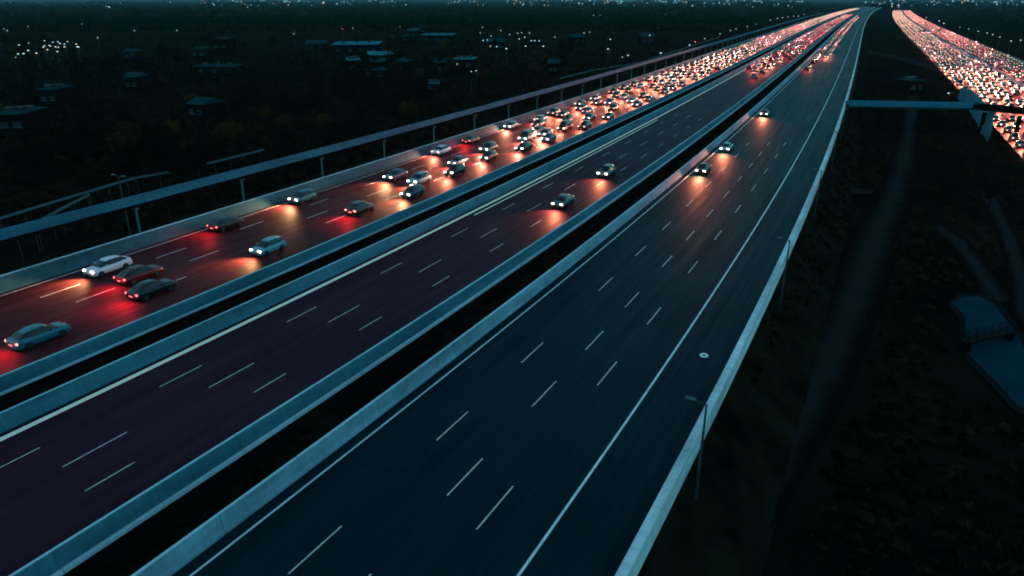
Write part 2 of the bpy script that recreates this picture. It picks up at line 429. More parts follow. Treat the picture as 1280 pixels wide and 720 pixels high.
# pale ring on the shoulder
bm = bmesh.new()
p = px(880, 445, 0.02)
n1, n2 = 24, 8
rg = [[bm.verts.new((math.cos(a) * (.27 + .09 * math.cos(b)), math.sin(a) * (.27 + .09 * math.cos(b)), .06 + .06 * math.sin(b))) for b in [j * 2 * math.pi / n2 for j in range(n2)]] for a in [i * 2 * math.pi / n1 for i in range(n1)]]
for i in range(n1):
    for j in range(n2): bm.faces.new((rg[i][j], rg[(i+1) % n1][j], rg[(i+1) % n1][(j+1) % n2], rg[i][(j+1) % n2]))
o = obj('ring', bm, surf('pale_plastic', (.75, .78, .75), .6, .1, 3), smooth=True); o.location = p; tag(o, 'small pale ring lying on the shoulder beside the parapet', 'ring')

# ------------------------------------------------------------------ right-hand land: dirt track, canal, overpass, second highway
def poly(name, pts, z, mat, label, thick=0, kind='structure', cat=None):
    bm = bmesh.new()
    P = [px(u, v, z) for u, v in pts]
    vs = [bm.verts.new(q) for q in P]
    f = bm.faces.new(vs); f.normal_update()
    if f.normal.z < 0: f.normal_flip()
    if thick:
        r = bmesh.ops.extrude_face_region(bm, geom=[f])
        for v in [g for g in r['geom'] if isinstance(g, bmesh.types.BMVert)]: v.co.z -= thick
        bmesh.ops.recalc_face_normals(bm, faces=bm.faces)
    return tag(obj(name, bm, mat), label, cat, kind=kind)
ZG = -5.03
def ribbon(name, left, right, z, mat, label):
    bm = bmesh.new()
    def dens(P):
        out = []
        for k in range(len(P) - 1):
            p0, p1, p2, p3 = P[max(0, k-1)], P[k], P[k+1], P[min(len(P)-1, k+2)]
            for t in [i / 6 for i in range(6)]:
                out.append(tuple(.5 * (2*b + (c-a)*t + (2*a-5*b+4*c-d)*t*t + (-a+3*b-3*c+d)*t**3) for a, b, c, d in zip(p0, p1, p2, p3)))
        out.append(P[-1]); return out
    A = dens([tuple(px(u, v, z)) for u, v in left]); B = dens([tuple(px(u, v, z)) for u, v in right])
    rr = random.Random(5); uvl = bm.loops.layers.uv.new('road'); prev = None; run = 0.0; last = None
    for a, b in zip(A, B):
        a = Vector(a); b = Vector(b); m = (a + b) / 2
        if last is not None: run += (m - last).length
        last = m; w = (b - a)
        cur = ([bm.verts.new(a + w * t) for t in (-.25, .12, .5, .88, 1.25)], run)
        if prev:
            for k in range(4):
                f = bm.faces.new((prev[0][k], prev[0][k+1], cur[0][k+1], cur[0][k]))
                for lp, uv in zip(f.loops, ((prev[1], k), (prev[1], k + 1), (cur[1], k + 1), (cur[1], k))): lp[uvl].uv = uv
        prev = cur
    face_up(bm)
    return tag(obj(name, bm, mat), label, kind='structure')
def track_material():
    m, nt, b = newmat('dirt_track'); L = nt.links.new
    uv = nt.nodes.new('ShaderNodeUVMap'); uv.uv_map = 'road'; sx = nt.nodes.new('ShaderNodeSeparateXYZ'); L(uv.outputs[0], sx.inputs[0])
    pp = N(nt, 'ShaderNodeMath', operation='PINGPONG'); L(sx.outputs[1], pp.inputs[0]); pp.inputs[1].default_value = 2.0
    tc = nt.nodes.new('ShaderNodeTexCoord'); no = N(nt, 'ShaderNodeTexNoise', Scale=.35, Detail=7, Roughness=.65); L(tc.outputs['Object'], no.inputs['Vector'])
    ad = N(nt, 'ShaderNodeMath', operation='MULTIPLY_ADD'); L(no.outputs['Fac'], ad.inputs[0]); ad.inputs[1].default_value = 2.6; L(pp.outputs[0], ad.inputs[2])
    mr = N(nt, 'ShaderNodeMapRange'); L(ad.outputs[0], mr.inputs['Value']); mr.inputs['From Min'].default_value = 1.55; mr.inputs['From Max'].default_value = 3.1
    mr.interpolation_type = 'SMOOTHSTEP'
    mx = nt.nodes.new('ShaderNodeMix'); mx.data_type = 'RGBA'; L(mr.outputs[0], mx.inputs['Factor'])
    mx.inputs[6].default_value = (.003, .0038, .003, 1); mx.inputs[7].default_value = (.0130, .0145, .0140, 1)
    L(mx.outputs[2], b.inputs['Base Color']); b.inputs['Roughness'].default_value = .95; b.inputs['Specular IOR Level'].default_value = 0
    return m
M['dirt'] = track_material()
ribbon('dirt_path', [(1134, 108), (1132, 140), (1112, 220), (1075, 290), (1040, 380), (990, 480), (930, 590), (850, 720)],
       [(1146, 108), (1149, 140), (1137, 220), (1118, 290), (1082, 400), (1040, 500), (985, 600), (900, 740)], ZG, M['dirt'], 'pale dirt track winding beside the embankment')
ribbon('dirt_path', [(1166, 286), (1190, 305), (1215, 340), (1240, 380)], [(1178, 282), (1205, 300), (1232, 335), (1262, 375)], ZG + .004, M['dirt'], 'faint side track leading down to the canal')
ribbon('dirt_path', [(1225, 240), (1245, 280), (1262, 330), (1272, 400)], [(1240, 238), (1262, 280), (1282, 330), (1295, 400)], ZG + .002, M['dirt'], 'faint track above the canal')
ribbon('dirt_path', [(1016, 232), (1050, 234), (1092, 235)], [(1014, 241), (1050, 242), (1090, 243)], ZG + .006, M['dirt'], 'short crossing track from the embankment')
ribbon('dirt_path', [(1072, 60), (1120, 68), (1186, 84)], [(1068, 66), (1120, 75), (1180, 93)], ZG + .002, M['dirt'], 'faint far service track')
poly('canal_bank', [(1184, 380), (1196, 368), (1224, 365), (1248, 376), (1264, 396), (1282, 420), (1312, 470), (1312, 532), (1268, 514), (1240, 482), (1207, 450), (1201, 422), (1199, 398)], ZG + .012, surf('canal_bank', (.006, .008, .008), .95, .5, .5, spec=0), 'muddy bank round the canal basin')
poly('canal_water', [(1190, 378), (1200, 372), (1222, 370), (1243, 380), (1256, 398), (1272, 420), (1300, 470), (1300, 520), (1272, 506), (1246, 478), (1214, 446), (1208, 420), (1206, 395)], ZG + .02,
     surf('canal_water_blue', (.003, .024, .036), .6, .2, .3, spec=0), 'still blue canal basin beside the dirt tracks')
# footbridge over it
a, b = px(1205, 428, -4.2), px(1262, 414, -4.2)
e = tag(empty('footbridge', (a.x, a.y, -5.1)), 'narrow dark footbridge crossing the blue canal', 'footbridge'); o0 = Vector((a.x, a.y, -5.1))
d = (b - a); rz = math.atan2(d.y, d.x); mid = (a + b) / 2 - o0
bm = bmesh.new(); bx(bm, mid, (d.length, .9, .18), rz); obj('deck', bm, M['bridge_steel'], e)
for sgn in (-1, 1):
    n = Vector((-d.y, d.x, 0)).normalized() * .42 * sgn
    bm = bmesh.new(); bx(bm, mid + n + Vector((0, 0, .9)), (d.length, .05, .06), rz); bx(bm, mid + n + Vector((0, 0, .5)), (d.length, .04, .04), rz)
    for k in range(7): bx(bm, (a - o0) + d * (k / 6) + n + Vector((0, 0, .5)), (.05, .05, .9), rz)
    obj('railing', bm, M['bridge_steel'], e)
for t in (.02, .98):
    bm = bmesh.new(); q = (a - o0) + d * t; bx(bm, (q.x, q.y, .35), (.6, 1.1, .9), rz); obj('abutment', bm, M['bridge_steel'], e)

# second highway: offsets in the first road's coordinates
H2A, H2B = 57.5, 104.0
bmz = -4.9
def strip2(name, offs, mat, s0=80, s1=2600, closed=False): return strip(name, offs, s0, s1, mat, closed=closed)
tag(strip2('road', [(H2A, bmz), (H2A + 12, bmz), (H2A + 23, bmz)], M['asphalt_l']), 'near carriageway of the second highway', kind='structure')
tag(strip2('road', [(H2A + 25, bmz), (H2B - 10, bmz), (H2B, bmz)], M['asphalt_l']), 'far carriageway of the second highway', kind='structure')
e = tag(empty('concrete_barrier', rp(80, H2A + 24, bmz)), 'low concrete median barrier between the two jams of the second highway', 'barrier', 'concrete barriers along the carriageways')
for nm, sec in (('wall', [(H2A + 23.8, bmz - .3), (H2A + 23.9, bmz + .85), (H2A + 24.1, bmz + .85), (H2A + 24.2, bmz - .3)]), ('coping', [(H2A + 23.85, bmz + .854), (H2A + 23.85, bmz + .92), (H2A + 24.15, bmz + .92), (H2A + 24.15, bmz + .854)])):
    o = strip2(nm, sec, M['conc_mid'], closed=True); o.parent = e; o.location = -rp(80, H2A + 24, bmz)

# overpass crossing toward the second highway
a = px(1060, 128, 1.6); b = px(1216, 130.5, 1.6); c = px(1330, 141, 1.6)
e = tag(empty('overpass', (a.x, a.y, -5)), 'narrow blue lit overpass crossing from the embankment over the second highway', 'overpass'); o0 = Vector((a.x, a.y, -5))
def seg_box(bm, p, q, w, h, dz, side=0):
    d = q - p; n = Vector((-d.y, d.x, 0)).normalized() * side
    bx(bm, (p + q) / 2 - o0 + n + Vector((0, 0, dz)), (d.length + .3, w, h), math.atan2(d.y, d.x))
bm = bmesh.new(); seg_box(bm, a, b, 3.4, .5, -.95); seg_box(bm, b, c, 3.4, .46, -.95); obj('deck', bm, surf('overpass_deck', (.006, .012, .014), .8, .2, .5), e)
for sd in (-1.6, 1.6):
    bm = bmesh.new(); seg_box(bm, a, b, .28, 1.1, -.2, sd); obj('parapet', bm, surf('overpass_parapet', (.018, .105, .165), .8, .15, .4), e)
    bm = bmesh.new(); seg_box(bm, b, c, .28, 1.1, -.3, sd); obj('parapet', bm, M['wall_grey'], e)
for k in range(6):
    q = a.lerp(b, (k + .7) / 6.2) if k < 4 else b.lerp(c, (k - 3.6) / 2.5)
    bm = bmesh.new(); tube(bm, (q.x - o0.x, q.y - o0.y, -.4), (q.x - o0.x, q.y - o0.y, 4.85), .55, .5, 12); obj('pier', bm, M['wall_grey'], e)
# sloping concrete wing beside it
bm = bmesh.new()
T = [px(1201, 110, -1.0), px(1214, 112, .4), px(1243, 140, .4), px(1240, 163, -2.2), px(1228, 158, -3.6), px(1213, 133, -3.6)]
vt = [bm.verts.new(q) for q in T]; vb = [bm.verts.new((q.x + .4, q.y + 1.2, -5.3)) for q in T]
bm.faces.new((vt[0], vt[1], vt[5])); bm.faces.new((vt[1], vt[2], vt[4], vt[5])); bm.faces.new((vt[2], vt[3], vt[4]))
for i in range(6): bm.faces.new((vt[i], vb[i], vb[(i+1) % 6], vt[(i+1) % 6]))
bmesh.ops.recalc_face_normals(bm, faces=bm.faces)
tag(obj('retaining_wall', bm, surf('wing_concrete', (.02, .075, .11), .8, .3, .15)), 'sloping pale blue concrete wing wall at the overpass by the second highway', 'wall')

# ------------------------------------------------------------------ cars
def loft(bm, st, prof):
    """st: [(y, halfwidth, ztop, zbot)], prof: [(fx, fz)] half profile from top centre to bottom centre"""
    rings = []
    for y, w, zt, zb in st:
        pts = [(fx * w, zb + (zt - zb) * fz) for fx, fz in prof]
        ring = [(x, z) for x, z in pts] + [(-x, z) for x, z in pts[::-1] if x > 1e-5]
        rings.append([bm.verts.new((x, y, z)) for x, z in ring])
    n = len(rings[0])
    for r0, r1 in zip(rings, rings[1:]):
        for k in range(n): bm.faces.new((r0[k], r0[(k+1) % n], r1[(k+1) % n], r1[k]))
    bm.faces.new(rings[0][::-1]); bm.faces.new(rings[-1])
    bmesh.ops.recalc_face_normals(bm, faces=bm.faces)
BODY_PROF = [(0, 1), (.55, 1), (.80, .965), (.94, .86), (1, .62), (1, .35), (.95, .08), (.86, 0), (0, 0)]
CAB_PROF = [(0, 1), (.60, 1), (.72, .93), (.86, .5), (1, .0), (0, 0)]
ROOF_PROF = [(0, 1), (.75, .98), (.98, .6), (1, 0), (0, 0)]
KINDS_OF_CAR = {
 'sedan': dict(L=4.7, w=.92, body=[(-2.35,.80,.90,.34),(-2.30,.90,1.06,.24),(-1.75,.93,1.10,.2),(-.9,.93,1.05,.2),(.9,.93,1.02,.2),(1.6,.92,.97,.2),(2.1,.89,.88,.22),(2.3,.82,.76,.26),(2.36,.72,.64,.32)],
               cab=[(-1.95,.76,1.08,1.0),(-1.30,.77,1.40,.98),(-.7,.79,1.49,.97),(.15,.79,1.49,.96),(.60,.79,1.36,.95),(1.35,.78,1.0,.93)],
               roof=[(-1.35,.48,1.40,1.36),(-.7,.56,1.515,1.46),(.1,.56,1.515,1.46),(.48,.53,1.43,1.38)], hz=.72, tz=.90),
 'suv': dict(L=4.6, w=.95, body=[(-2.3,.82,.95,.36),(-2.22,.92,1.08,.28),(-1.6,.95,1.1,.26),(0,.95,1.08,.26),(.95,.95,1.06,.26),(1.6,.93,1.02,.26),(2.1,.89,.95,.3),(2.28,.78,.78,.34),(2.33,.66,.66,.38)],
             cab=[(-2.12,.76,1.08,1.03),(-1.85,.76,1.58,1.03),(-1.2,.80,1.68,1.03),(.1,.80,1.68,1.0),(.45,.79,1.58,1.0),(1.1,.78,1.05,1.0)],
             roof=[(-1.9,.5,1.63,1.58),(-1.2,.56,1.72,1.66),(0,.56,1.72,1.66),(.35,.54,1.66,1.60)], hz=.80, tz=.98),
 'hatchback': dict(L=4.3, w=.91, body=[(-2.12,.80,.92,.34),(-2.07,.89,1.08,.24),(-1.5,.91,1.08,.2),(-.8,.91,1.05,.2),(.9,.91,1.02,.2),(1.5,.9,.98,.2),(1.9,.87,.9,.22),(2.1,.8,.78,.26),(2.16,.7,.64,.32)],
             cab=[(-2.02,.74,1.12,1.0),(-1.62,.76,1.46,.98),(-.9,.79,1.54,.97),(.1,.79,1.54,.96),(.55,.79,1.42,.95),(1.3,.78,1.0,.93)],
             roof=[(-1.72,.5,1.47,1.42),(-.9,.57,1.565,1.51),(.05,.57,1.565,1.51),(.42,.54,1.49,1.44)], hz=.74, tz=.98),
 'van': dict(L=5.2, w=.98, body=[(-2.6,.9,1.15,.36),(-2.55,.97,1.2,.26),(-1.6,.98,1.2,.24),(.6,.98,1.18,.24),(1.5,.97,1.12,.24),(2.2,.93,1.0,.28),(2.52,.84,.86,.32),(2.6,.7,.7,.36)],
             cab=[(-2.55,.84,1.2,1.14),(-2.45,.86,2.0,1.14),(-1.6,.88,2.1,1.14),(.7,.88,2.1,1.1),(1.1,.86,1.98,1.1),(1.95,.82,1.1,1.04)],
             roof=[(-2.5,.58,2.06,2.0),(-1.6,.63,2.14,2.08),(.6,.63,2.14,2.08),(1.0,.6,2.07,2.01)], hz=.82, tz=1.0),
}
def lens_bm(w, h, d):
    bm = bmesh.new(); bx(bm, (0, 0, 0), (w, d, h)); bmesh.ops.bevel(bm, geom=bm.edges[:], offset=min(w, h, d) * .3, segments=2, affect='EDGES'); return bm
def make_car(kind, detail):
    k = KINDS_OF_CAR[kind]; hl = k['body'][-1][0]; rl = k['body'][0][0]
    root = empty(kind if kind != 'sedan' else 'car')
    bm = bmesh.new(); loft(bm, k['body'], BODY_PROF); body = obj('body', bm, PAINT['black'], root, True)
    if detail == 2:
        sub = body.modifiers.new('s', 'SUBSURF'); sub.levels = 1; sub.render_levels = 1
    bm = bmesh.new(); loft(bm, k['cab'], CAB_PROF); cab = obj('window', bm, M['glass'], root, False)
    bm = bmesh.new(); loft(bm, k['roof'], ROOF_PROF); roof = obj('roof', bm, PAINT['black'], root, True)
    tree = [(body, []), (cab, []), (roof, [])]
    W = k['w']
    if detail == 2:
        for sx in (-1, 1):
            for yy in (hl - .95, rl + .95):
                bm = bmesh.new(); tube(bm, (sx * (W - .24), yy, .33), (sx * (W + .015), yy, .33), .33, .33, 20)
                wl = obj('wheel', bm, M['tyre'], root)
                bm = bmesh.new(); tube(bm, (sx * (W + .0), yy, .33), (sx * (W + .03), yy, .33), .21, .19, 14)
                rm = obj('rim', bm, M['rim'], wl); tree.append((wl, [(rm, [])]))
            bm = bmesh.new(); bx(bm, (sx * (W + .06), .72, k['cab'][-1][2] + .08), (.2, .12, .13)); bmesh.ops.bevel(bm, geom=bm.edges[:], offset=.03, segments=2, affect='EDGES')
            tree.append((obj('mirror', bm, PAINT['black'], root), []))
        bm = bmesh.new(); bx(bm, (0, hl - .04, .40), (1.05, .1, .16)); tree.append((obj('grille', bm, M['metal_dark'], root), []))
        bm = bmesh.new(); bx(bm, (0, rl + .02, k['tz'] - .28), (.5, .08, .14)); tree.append((obj('number_plate', bm, surf('plate', (.6, .6, .58), .5, .05, 3), root), []))
    else:
        for sx in (-1, 1):
            for yy in (hl - .95, rl + .95):
                bm = bmesh.new(); tube(bm, (sx * (W - .24), yy, .33), (sx * (W + .015), yy, .33), .33, .33, 10)
                tree.append((obj('wheel', bm, M['tyre'], root), []))
    lw, lh = (.46, .25) if detail == 2 else (.36, .20)
    for sx in (-1, 1):
        h = obj('headlight', lens_bm(lw, lh, .16), HEAD, root); h.location = (sx * (W - .30), hl - .13, k['hz']); tree.append((h, []))
        t = obj('tail_light', lens_bm(lw, lh * .9, .16), TAIL, root); t.location = (sx * (W - .26), rl + .10, k['tz'] - .08); tree.append((t, []))
    for c, _ in tree:
        if c.name.split('.')[0] in ('body', 'roof', 'mirror', 'headlight', 'tail_light'):
            for sl in c.material_slots:
                m = sl.material; sl.link = 'OBJECT'; sl.material = m
    # move far below until placed; remembered as a prototype
    return root, tree
PROTO = {}
def strip_proto(root, tree):
    def rec(items):
        for c, s in items: rec(s); bpy.data.objects.remove(c)
    rec(tree); bpy.data.objects.remove(root)
for kk in KINDS_OF_CAR:
    PROTO[(kk, 2)] = make_car(kk, 2); PROTO[(kk, 1)] = make_car(kk, 1)
OFFL = surf('unlit_lens', (.06, .10, .11), .15, .1, 3); OFFR = surf('unlit_red_lens', (.16, .01, .012), .2, .1, 3)
def lamp(kind, loc, rot, power, col, size=1.2, blend=1.0, rad=.3, parent=None):
    d = bpy.data.lights.new('lamp', 'SPOT'); d.energy = power; d.color = col; d.spot_size = size; d.spot_blend = blend; d.shadow_soft_size = rad
    o = bpy.data.objects.new('lamp_light', d); C.objects.link(o); o.location = loc; o.rotation_euler = rot
    if parent: o.parent = parent
    return o
PW = 1300.0
def place_car(kind, det, s, o, facing, colour, label, group, z=0.0, head='on', tail='on', lights=True, jitter=0.0, power=1.0, warm=(1, .50, .24)):
    """facing +1: drives away along s; -1: comes toward the camera"""
    root, tree = PROTO[(kind, det)]
    rz = heading(s) + (math.pi if facing < 0 else 0) + jitter
    r, ch = copy_tree(root, tree, rp(s, o, z), rz)
    tag(r, label, {'sedan': 'car', 'hatchback': 'hatchback', 'suv': 'suv', 'van': 'van'}[kind], group)
    for c in ch:
        n = c.name.split('.')[0]
        if n in ('body', 'roof', 'mirror'): c.material_slots[0].material = PAINT[colour]
        elif n == 'headlight': c.material_slots[0].material = {'on': HEAD, 'pink': HEADP, 'off': OFFL}[head]
        elif n == 'tail_light': c.material_slots[0].material = {'on': TAIL, 'brake': TAILB, 'off': OFFR}[tail]
    if lights:
        k = KINDS_OF_CAR[kind]
        if head != 'off': lamp('h', (0, k['body'][-1][0] + .35, 1.25), (R(55), 0, 0), PW * 1.5 * power, warm, R(120), parent=r)
        if tail != 'off': lamp('t', (0, k['body'][0][0] - .5, 1.7), (R(-35), 0, 0), PW * .42 * power, (1, .035, .045), R(150), parent=r)
    return r
NEAR = [
 # kind, s, o, facing, colour, head, tail, label
 ('sedan', 59.6, -44.5, -1, 'white', 'on', 'off', 'white car with lit headlights beside the outer wall, ahead of the whole jam'),
 ('sedan', 57.4, -34.6, 1, 'black', 'off', 'on', 'black car with red tail lights in the lane by the ditch barrier'),
 ('sedan', 59.6, -39.4, 1, 'dark red', 'off', 'on', 'dark red car between the white car and the black car'),
 ('sedan', 45.6, -33.9, 1, 'teal grey', 'off', 'brake', 'long teal grey car cut by the frame edge, nearest in the jammed carriageway'),
 ('hatchback', 72.6, -33.9, -1, 'silver', 'on', 'off', 'silver teal hatchback throwing a warm headlight pool near the ditch barrier'),
 ('sedan', 77.2, -45.6, 1, 'black', 'off', 'on', 'very dark car with small tail lights against the outer wall'),
 ('hatchback', 92.0, -46.0, -1, 'teal grey', 'on', 'off', 'teal grey hatchback with bright headlights hugging the outer wall'),
 ('suv', 90.8, -34.6, 1, 'black', 'off', 'brake', 'dark suv braking with a red glow on the road near the ditch barrier'),
 ('sedan', 110.0, -42.2, -1, 'dark blue', 'on', 'off', 'dark blue car with headlights in the second lane from the outer wall'),
 ('hatchback', 101.8, -33.4, -1, 'grey', 'on', 'off', 'grey hatchback with headlights, first of the cluster by the ditch barrier'),
 ('suv', 109.0, -36.9, -1, 'silver', 'on', 'off', 'silver suv just behind the grey hatchback of the first cluster'),
 ('sedan', 131.2, -46.3, -1, 'white', 'pink', 'off', 'white car beside the outer wall behind the dark blue car'),
 ('sedan', 143.5, -46.5, 1, 'black', 'off', 'brake', 'black car beside the outer wall, brake lights glowing'),
 ('suv', 117.0, -35.0, -1, 'black', 'on', 'off', 'black suv with headlights at the lower end of a tight cluster'),
 ('sedan', 124.0, -38.4, -1, 'teal grey', 'on', 'off', 'teal car behind the black suv in the tight cluster'),
 ('hatchback', 130.2, -35.6, -1, 'black', 'on', 'off', 'black hatchback at the head of the next tight cluster by the barrier'),
 ('suv', 137.2, -39.2, -1, 'grey', 'on', 'off', 'grey suv behind the black hatchback in the second tight cluster'),
 ('hatchback', 163.0, -46.9, -1, 'silver', 'on', 'off', 'silver hatchback by the outer wall ahead of the dense jam'),
 ('sedan', 141.2, -33.6, -1, 'black', 'on', 'off', 'black car by the ditch barrier in the third cluster'),
 ('van', 151.0, -37.4, -1, 'silver', 'on', 'off', 'silver van in the middle lanes ahead of the dense jam'),
 ('sedan', 175.0, -44.8, -1, 'white', 'pink', 'off', 'white car in the outer lane where the jam thickens'),
 ('sedan', 157.6, -36.0, -1, 'grey', 'on', 'off', 'grey car right behind the silver van'),
 ('sedan', 152.5, -33.2, -1, 'dark blue', 'on', 'off', 'dark blue car beside the silver van near the ditch barrier'),
]
for kd, s, o, fc, colr, hd, tl, lb in NEAR:
    place_car(kd, 2, s, o, fc, colr, lb, 'cars in the jammed carriageway', head=hd, tail=tl, power=(.6 if s < 85 else .8), warm=((1, .46, .20) if s < 112 else (1, .30, .17)))
OTHER = [
    ('sedan', 107.0, -11.3, -1, 'grey', 'on', 'off', 'grey car with bright headlights nearest on the middle carriageway'),
 ('suv', 127.5, -12.0, -1, 'grey', 'on', 'off', 'grey suv with bright headlights alone on the middle carriageway'),
 ('sedan', 137.0, 1.9, -1, 'black', 'on', 'on', 'black car with headlights passing close to the pale barrier'),
 ('sedan', 158.0, 1.9, -1, 'silver', 'on', 'off', 'silver car following close to the pale barrier'),
 ('sedan', 208.0, 2.4, -1, 'dark red', 'on', 'off', 'lone dark red car with headlights where the overpass meets the road'),
]
for kd, s, o, fc, colr, hd, tl, lb in OTHER:
    place_car(kd, 2, s, o, fc, colr, lb, 'cars on the open carriageways', head=hd, tail=tl, power=.6 if s < 80 else .7, warm=(1, .26, .13))
# the jams: every car that will stand in them, nearest first
rj = random.Random(21)
cand = []
cols = ['black', 'black', 'black', 'grey', 'dark blue', 'dark red', 'teal grey', 'black', 'silver']
def lane(o, s0, s1, z, fc, where, gap, mode, zone):
    s = s0; k = 0
    while s < s1:
        kd = rj.choice(['sedan', 'sedan', 'hatchback', 'suv', 'van' if rj.random() < .25 else 'suv'])
        p = rp(s, o, z); d = math.hypot(p.x, p.y)
        k += 1
        cand.append((d, dict(kind=kd, s=s, o=o + rj.uniform(-.35, .35) * (1.0 if z > -1 else 2.2), z=z, fc=fc if rj.random() < (.93 if mode == 'h' else .7) else -fc, col=rj.choice(cols), where=where, k=k, zone=zone)))
        g = gap * (1.45 if s < 230 and mode == 'h' and z > -1 else 1.1 if s < 320 else .95)
        s += g + rj.uniform(0, g * .6) + (rj.random() < .1) * g
for j, (o, s0, w) in enumerate([(-46.0, 186, 'outermost lane'), (-42.4, 168, 'second lane from the outer wall'), (-38.8, 160, 'middle lane'), (-35.2, 166, 'second lane from the ditch barrier'), (-31.6, 170, 'lane next to the ditch')]):
    lane(o, s0, 2450, 0, -1, w, 8.4, 'h', 'the main jam')
lane(-19.6, 340, 1500, 0, 1, 'left lane', 13, 't', 'the distant middle jam'); lane(-16.4, 330, 1500, 0, 1, 'second lane', 12, 't', 'the distant middle jam')
lane(-12.8, 300, 1500, 0, 1, 'third lane', 16, 't', 'the distant middle jam'); lane(-9.4, 400, 1500, 0, 1, 'right lane', 14, 't', 'the distant middle jam')
lane(2.2, 345, 1400, 0, 1, 'left lane', 10, 't', 'the distant right jam'); lane(6.2, 420, 1300, 0, -1, 'second lane', 13, 't', 'the distant right jam')
for j in range(6): lane(H2A + 2.0 + 3.7 * j, 205 - 7 * j, 2450, bmz, -1, f'lane {["one","two","three","four","five","six"][j]} from the embankment side', 8.6, 'h', 'the second highway')
for j in range(5): lane(H2A + 27.5 + 3.7 * j, 180, 2450, bmz, 1, f'lane {["one","two","three","four","five","six","seven"][j]} beyond its median', 8.6, 't', 'the second highway')
def visible(c):
    p = rp(c['s'], c['o'], c['z'] + .7); dz = p.z - H
    yc = p.y * math.cos(PITCH) - dz * math.sin(PITCH); yu = p.y * math.sin(PITCH) + dz * math.cos(PITCH)
    u = 640 + F * p.x / yc
    return -20 < u < 1300
cand = [c for c in cand if visible(c[1])]
cand.sort(key=lambda t: t[0])
NIND = 300 - len(NEAR) - len(OTHER)
lane_count = {}
def ordn(n):
    return f"{n}{'th' if 10 <= n % 100 <= 20 else {1: 'st', 2: 'nd', 3: 'rd'}.get(n % 10, 'th')}"
for i, (d, c) in enumerate(cand[:NIND]):
    key = (c['zone'], c['where']); lane_count[key] = lane_count.get(key, 0) + 1
    nm = {'sedan': 'car', 'hatchback': 'hatchback', 'suv': 'suv', 'van': 'van'}[c['kind']]
    lit = 'headlights' if c['fc'] < 0 else 'tail lights'
    place_car(c['kind'], 1, c['s'], c['o'], c['fc'], c['col'], f"{c['col']} {nm}, {ordn(lane_count[key])} in the {c['where']} of {c['zone'].replace('the ', '', 1)}",
              'cars in ' + c['zone'], z=c['z'], head=rj.choice(['on', 'pink', 'pink']), tail=rj.choice(['on', 'brake', 'brake']),
              lights=True, power=.45 if c['zone'] == 'the main jam' else .42, warm=(1, .28, .16))
rest = cand[NIND:]
for q, (d, c) in enumerate(rest):
    if d < 1400 and q % 9 == 0 and c['zone'] in ('the main jam', 'the second highway'):
        lamp('h', rp(c['s'], c['o'], c['z'] + 1.9), (0, 0, 0), PW * 4.0, (1, .29, .17), R(160))
    elif d < 900 and q % 5 == 0:
        lamp('h', rp(c['s'], c['o'], c['z'] + 1.9), (0, 0, 0), PW * 10, (1, .10, .14), R(160))
# the rest of the traffic is one mass, body, glass and lamps in one mesh
FV, FF, FM = [], [], []; mats = [PAINT['black'], PAINT['silver'], HEADP, TAILB, TAIL, PAINT['white']]
for d, c in rest:
    if c['s'] > 900 and rj.random() < .35: continue
    rz = heading(c['s']) + (math.pi if c['fc'] < 0 else 0); p = rp(c['s'], c['o'], c['z'])
    Mx = Matrix.Translation(p) @ Matrix.Rotation(rz, 4, 'Z')
    def b2(cc, dd, mi): return fast_box(FV, FF, FM, Mx, cc, dd, mi)
    b2((0, 0, .58), (1.8, 4.5, .7), rj.choice([0, 0, 0, 1]))
    k0 = b2((0, -.25, 1.18), (1.5, 2.6, .5), 0)
    for q in range(k0, k0 + 8):
        if FV[q].z > p.z + 1.2: FV[q] = FV[q].lerp(Vector((p.x, p.y, FV[q].z)), .2)
    f = 1 + min(1.2, max(0, (d - 500) / 900))
    for sx in (-.6, .6):
        b2((sx, 2.27, .68), (.38 * f, .08, .24 * f), 2); b2((sx, -2.27, .8), (.38 * f, .08, .22 * f), rj.choice([3, 3, 4]))
o = fast_obj('distant_traffic', FV, FF, FM, mats)
tag(o, 'distant jammed traffic merging into ribbons of glowing lamps', 'traffic', kind='stuff')
for k in list(PROTO): strip_proto(*PROTO[k])

# ------------------------------------------------------------------ trees
def tree_proto(seed, kind):
    rn = random.Random(seed)
    root = empty('tree')
    bm = bmesh.new(); h = {0: 9, 1: 11, 2: 7.5, 3: 8}[kind]
    tube(bm, (0, 0, -.3), (0, 0, h * .55), .26, .14, 8)
    limbs = []
    for k in range(7):
        a = rn.uniform(0, 6.28); z0 = h * rn.uniform(.25, .5); L = rn.uniform(1.6, 3.2)
        q = (math.cos(a) * L, math.sin(a) * L, z0 + L * rn.uniform(.6, 1.1)); limbs.append(q)
        tube(bm, (0, 0, z0), q, .11, .04, 5)
    tr = obj('trunk', bm, M['bark'], root)
    bm = bmesh.new()
    centres = [(q[0], q[1], q[2], rn.uniform(1.0, 1.7)) for q in limbs] + [(rn.uniform(-1, 1), rn.uniform(-1, 1), h * rn.uniform(.6, .95), rn.uniform(1.2, 2.0)) for _ in range(6)]
    for cx, cy, cz, rr in centres:
        for _ in range(120):
            v = Vector((rn.gauss(0, 1), rn.gauss(0, 1), rn.gauss(0, .8))).normalized() * rr * (rn.random() ** .4)
            c = Vector((cx, cy, cz)) + v; sz = rn.uniform(.16, .38)
            q = Vector((rn.gauss(0, 1), rn.gauss(0, 1), rn.gauss(0, 1))).normalized().to_track_quat('Z', 'Y')
            vs = [bm.verts.new(c + q @ Vector(t)) for t in ((-sz, -sz * .6, 0), (sz, -sz * .5, 0), (sz * .9, sz * .6, .05), (-sz * .8, sz * .5, 0))]
            bm.faces.new(vs)
    cr = obj('crown', bm, M['foliage'][kind], root)
    return root, [(tr, []), (cr, [])]
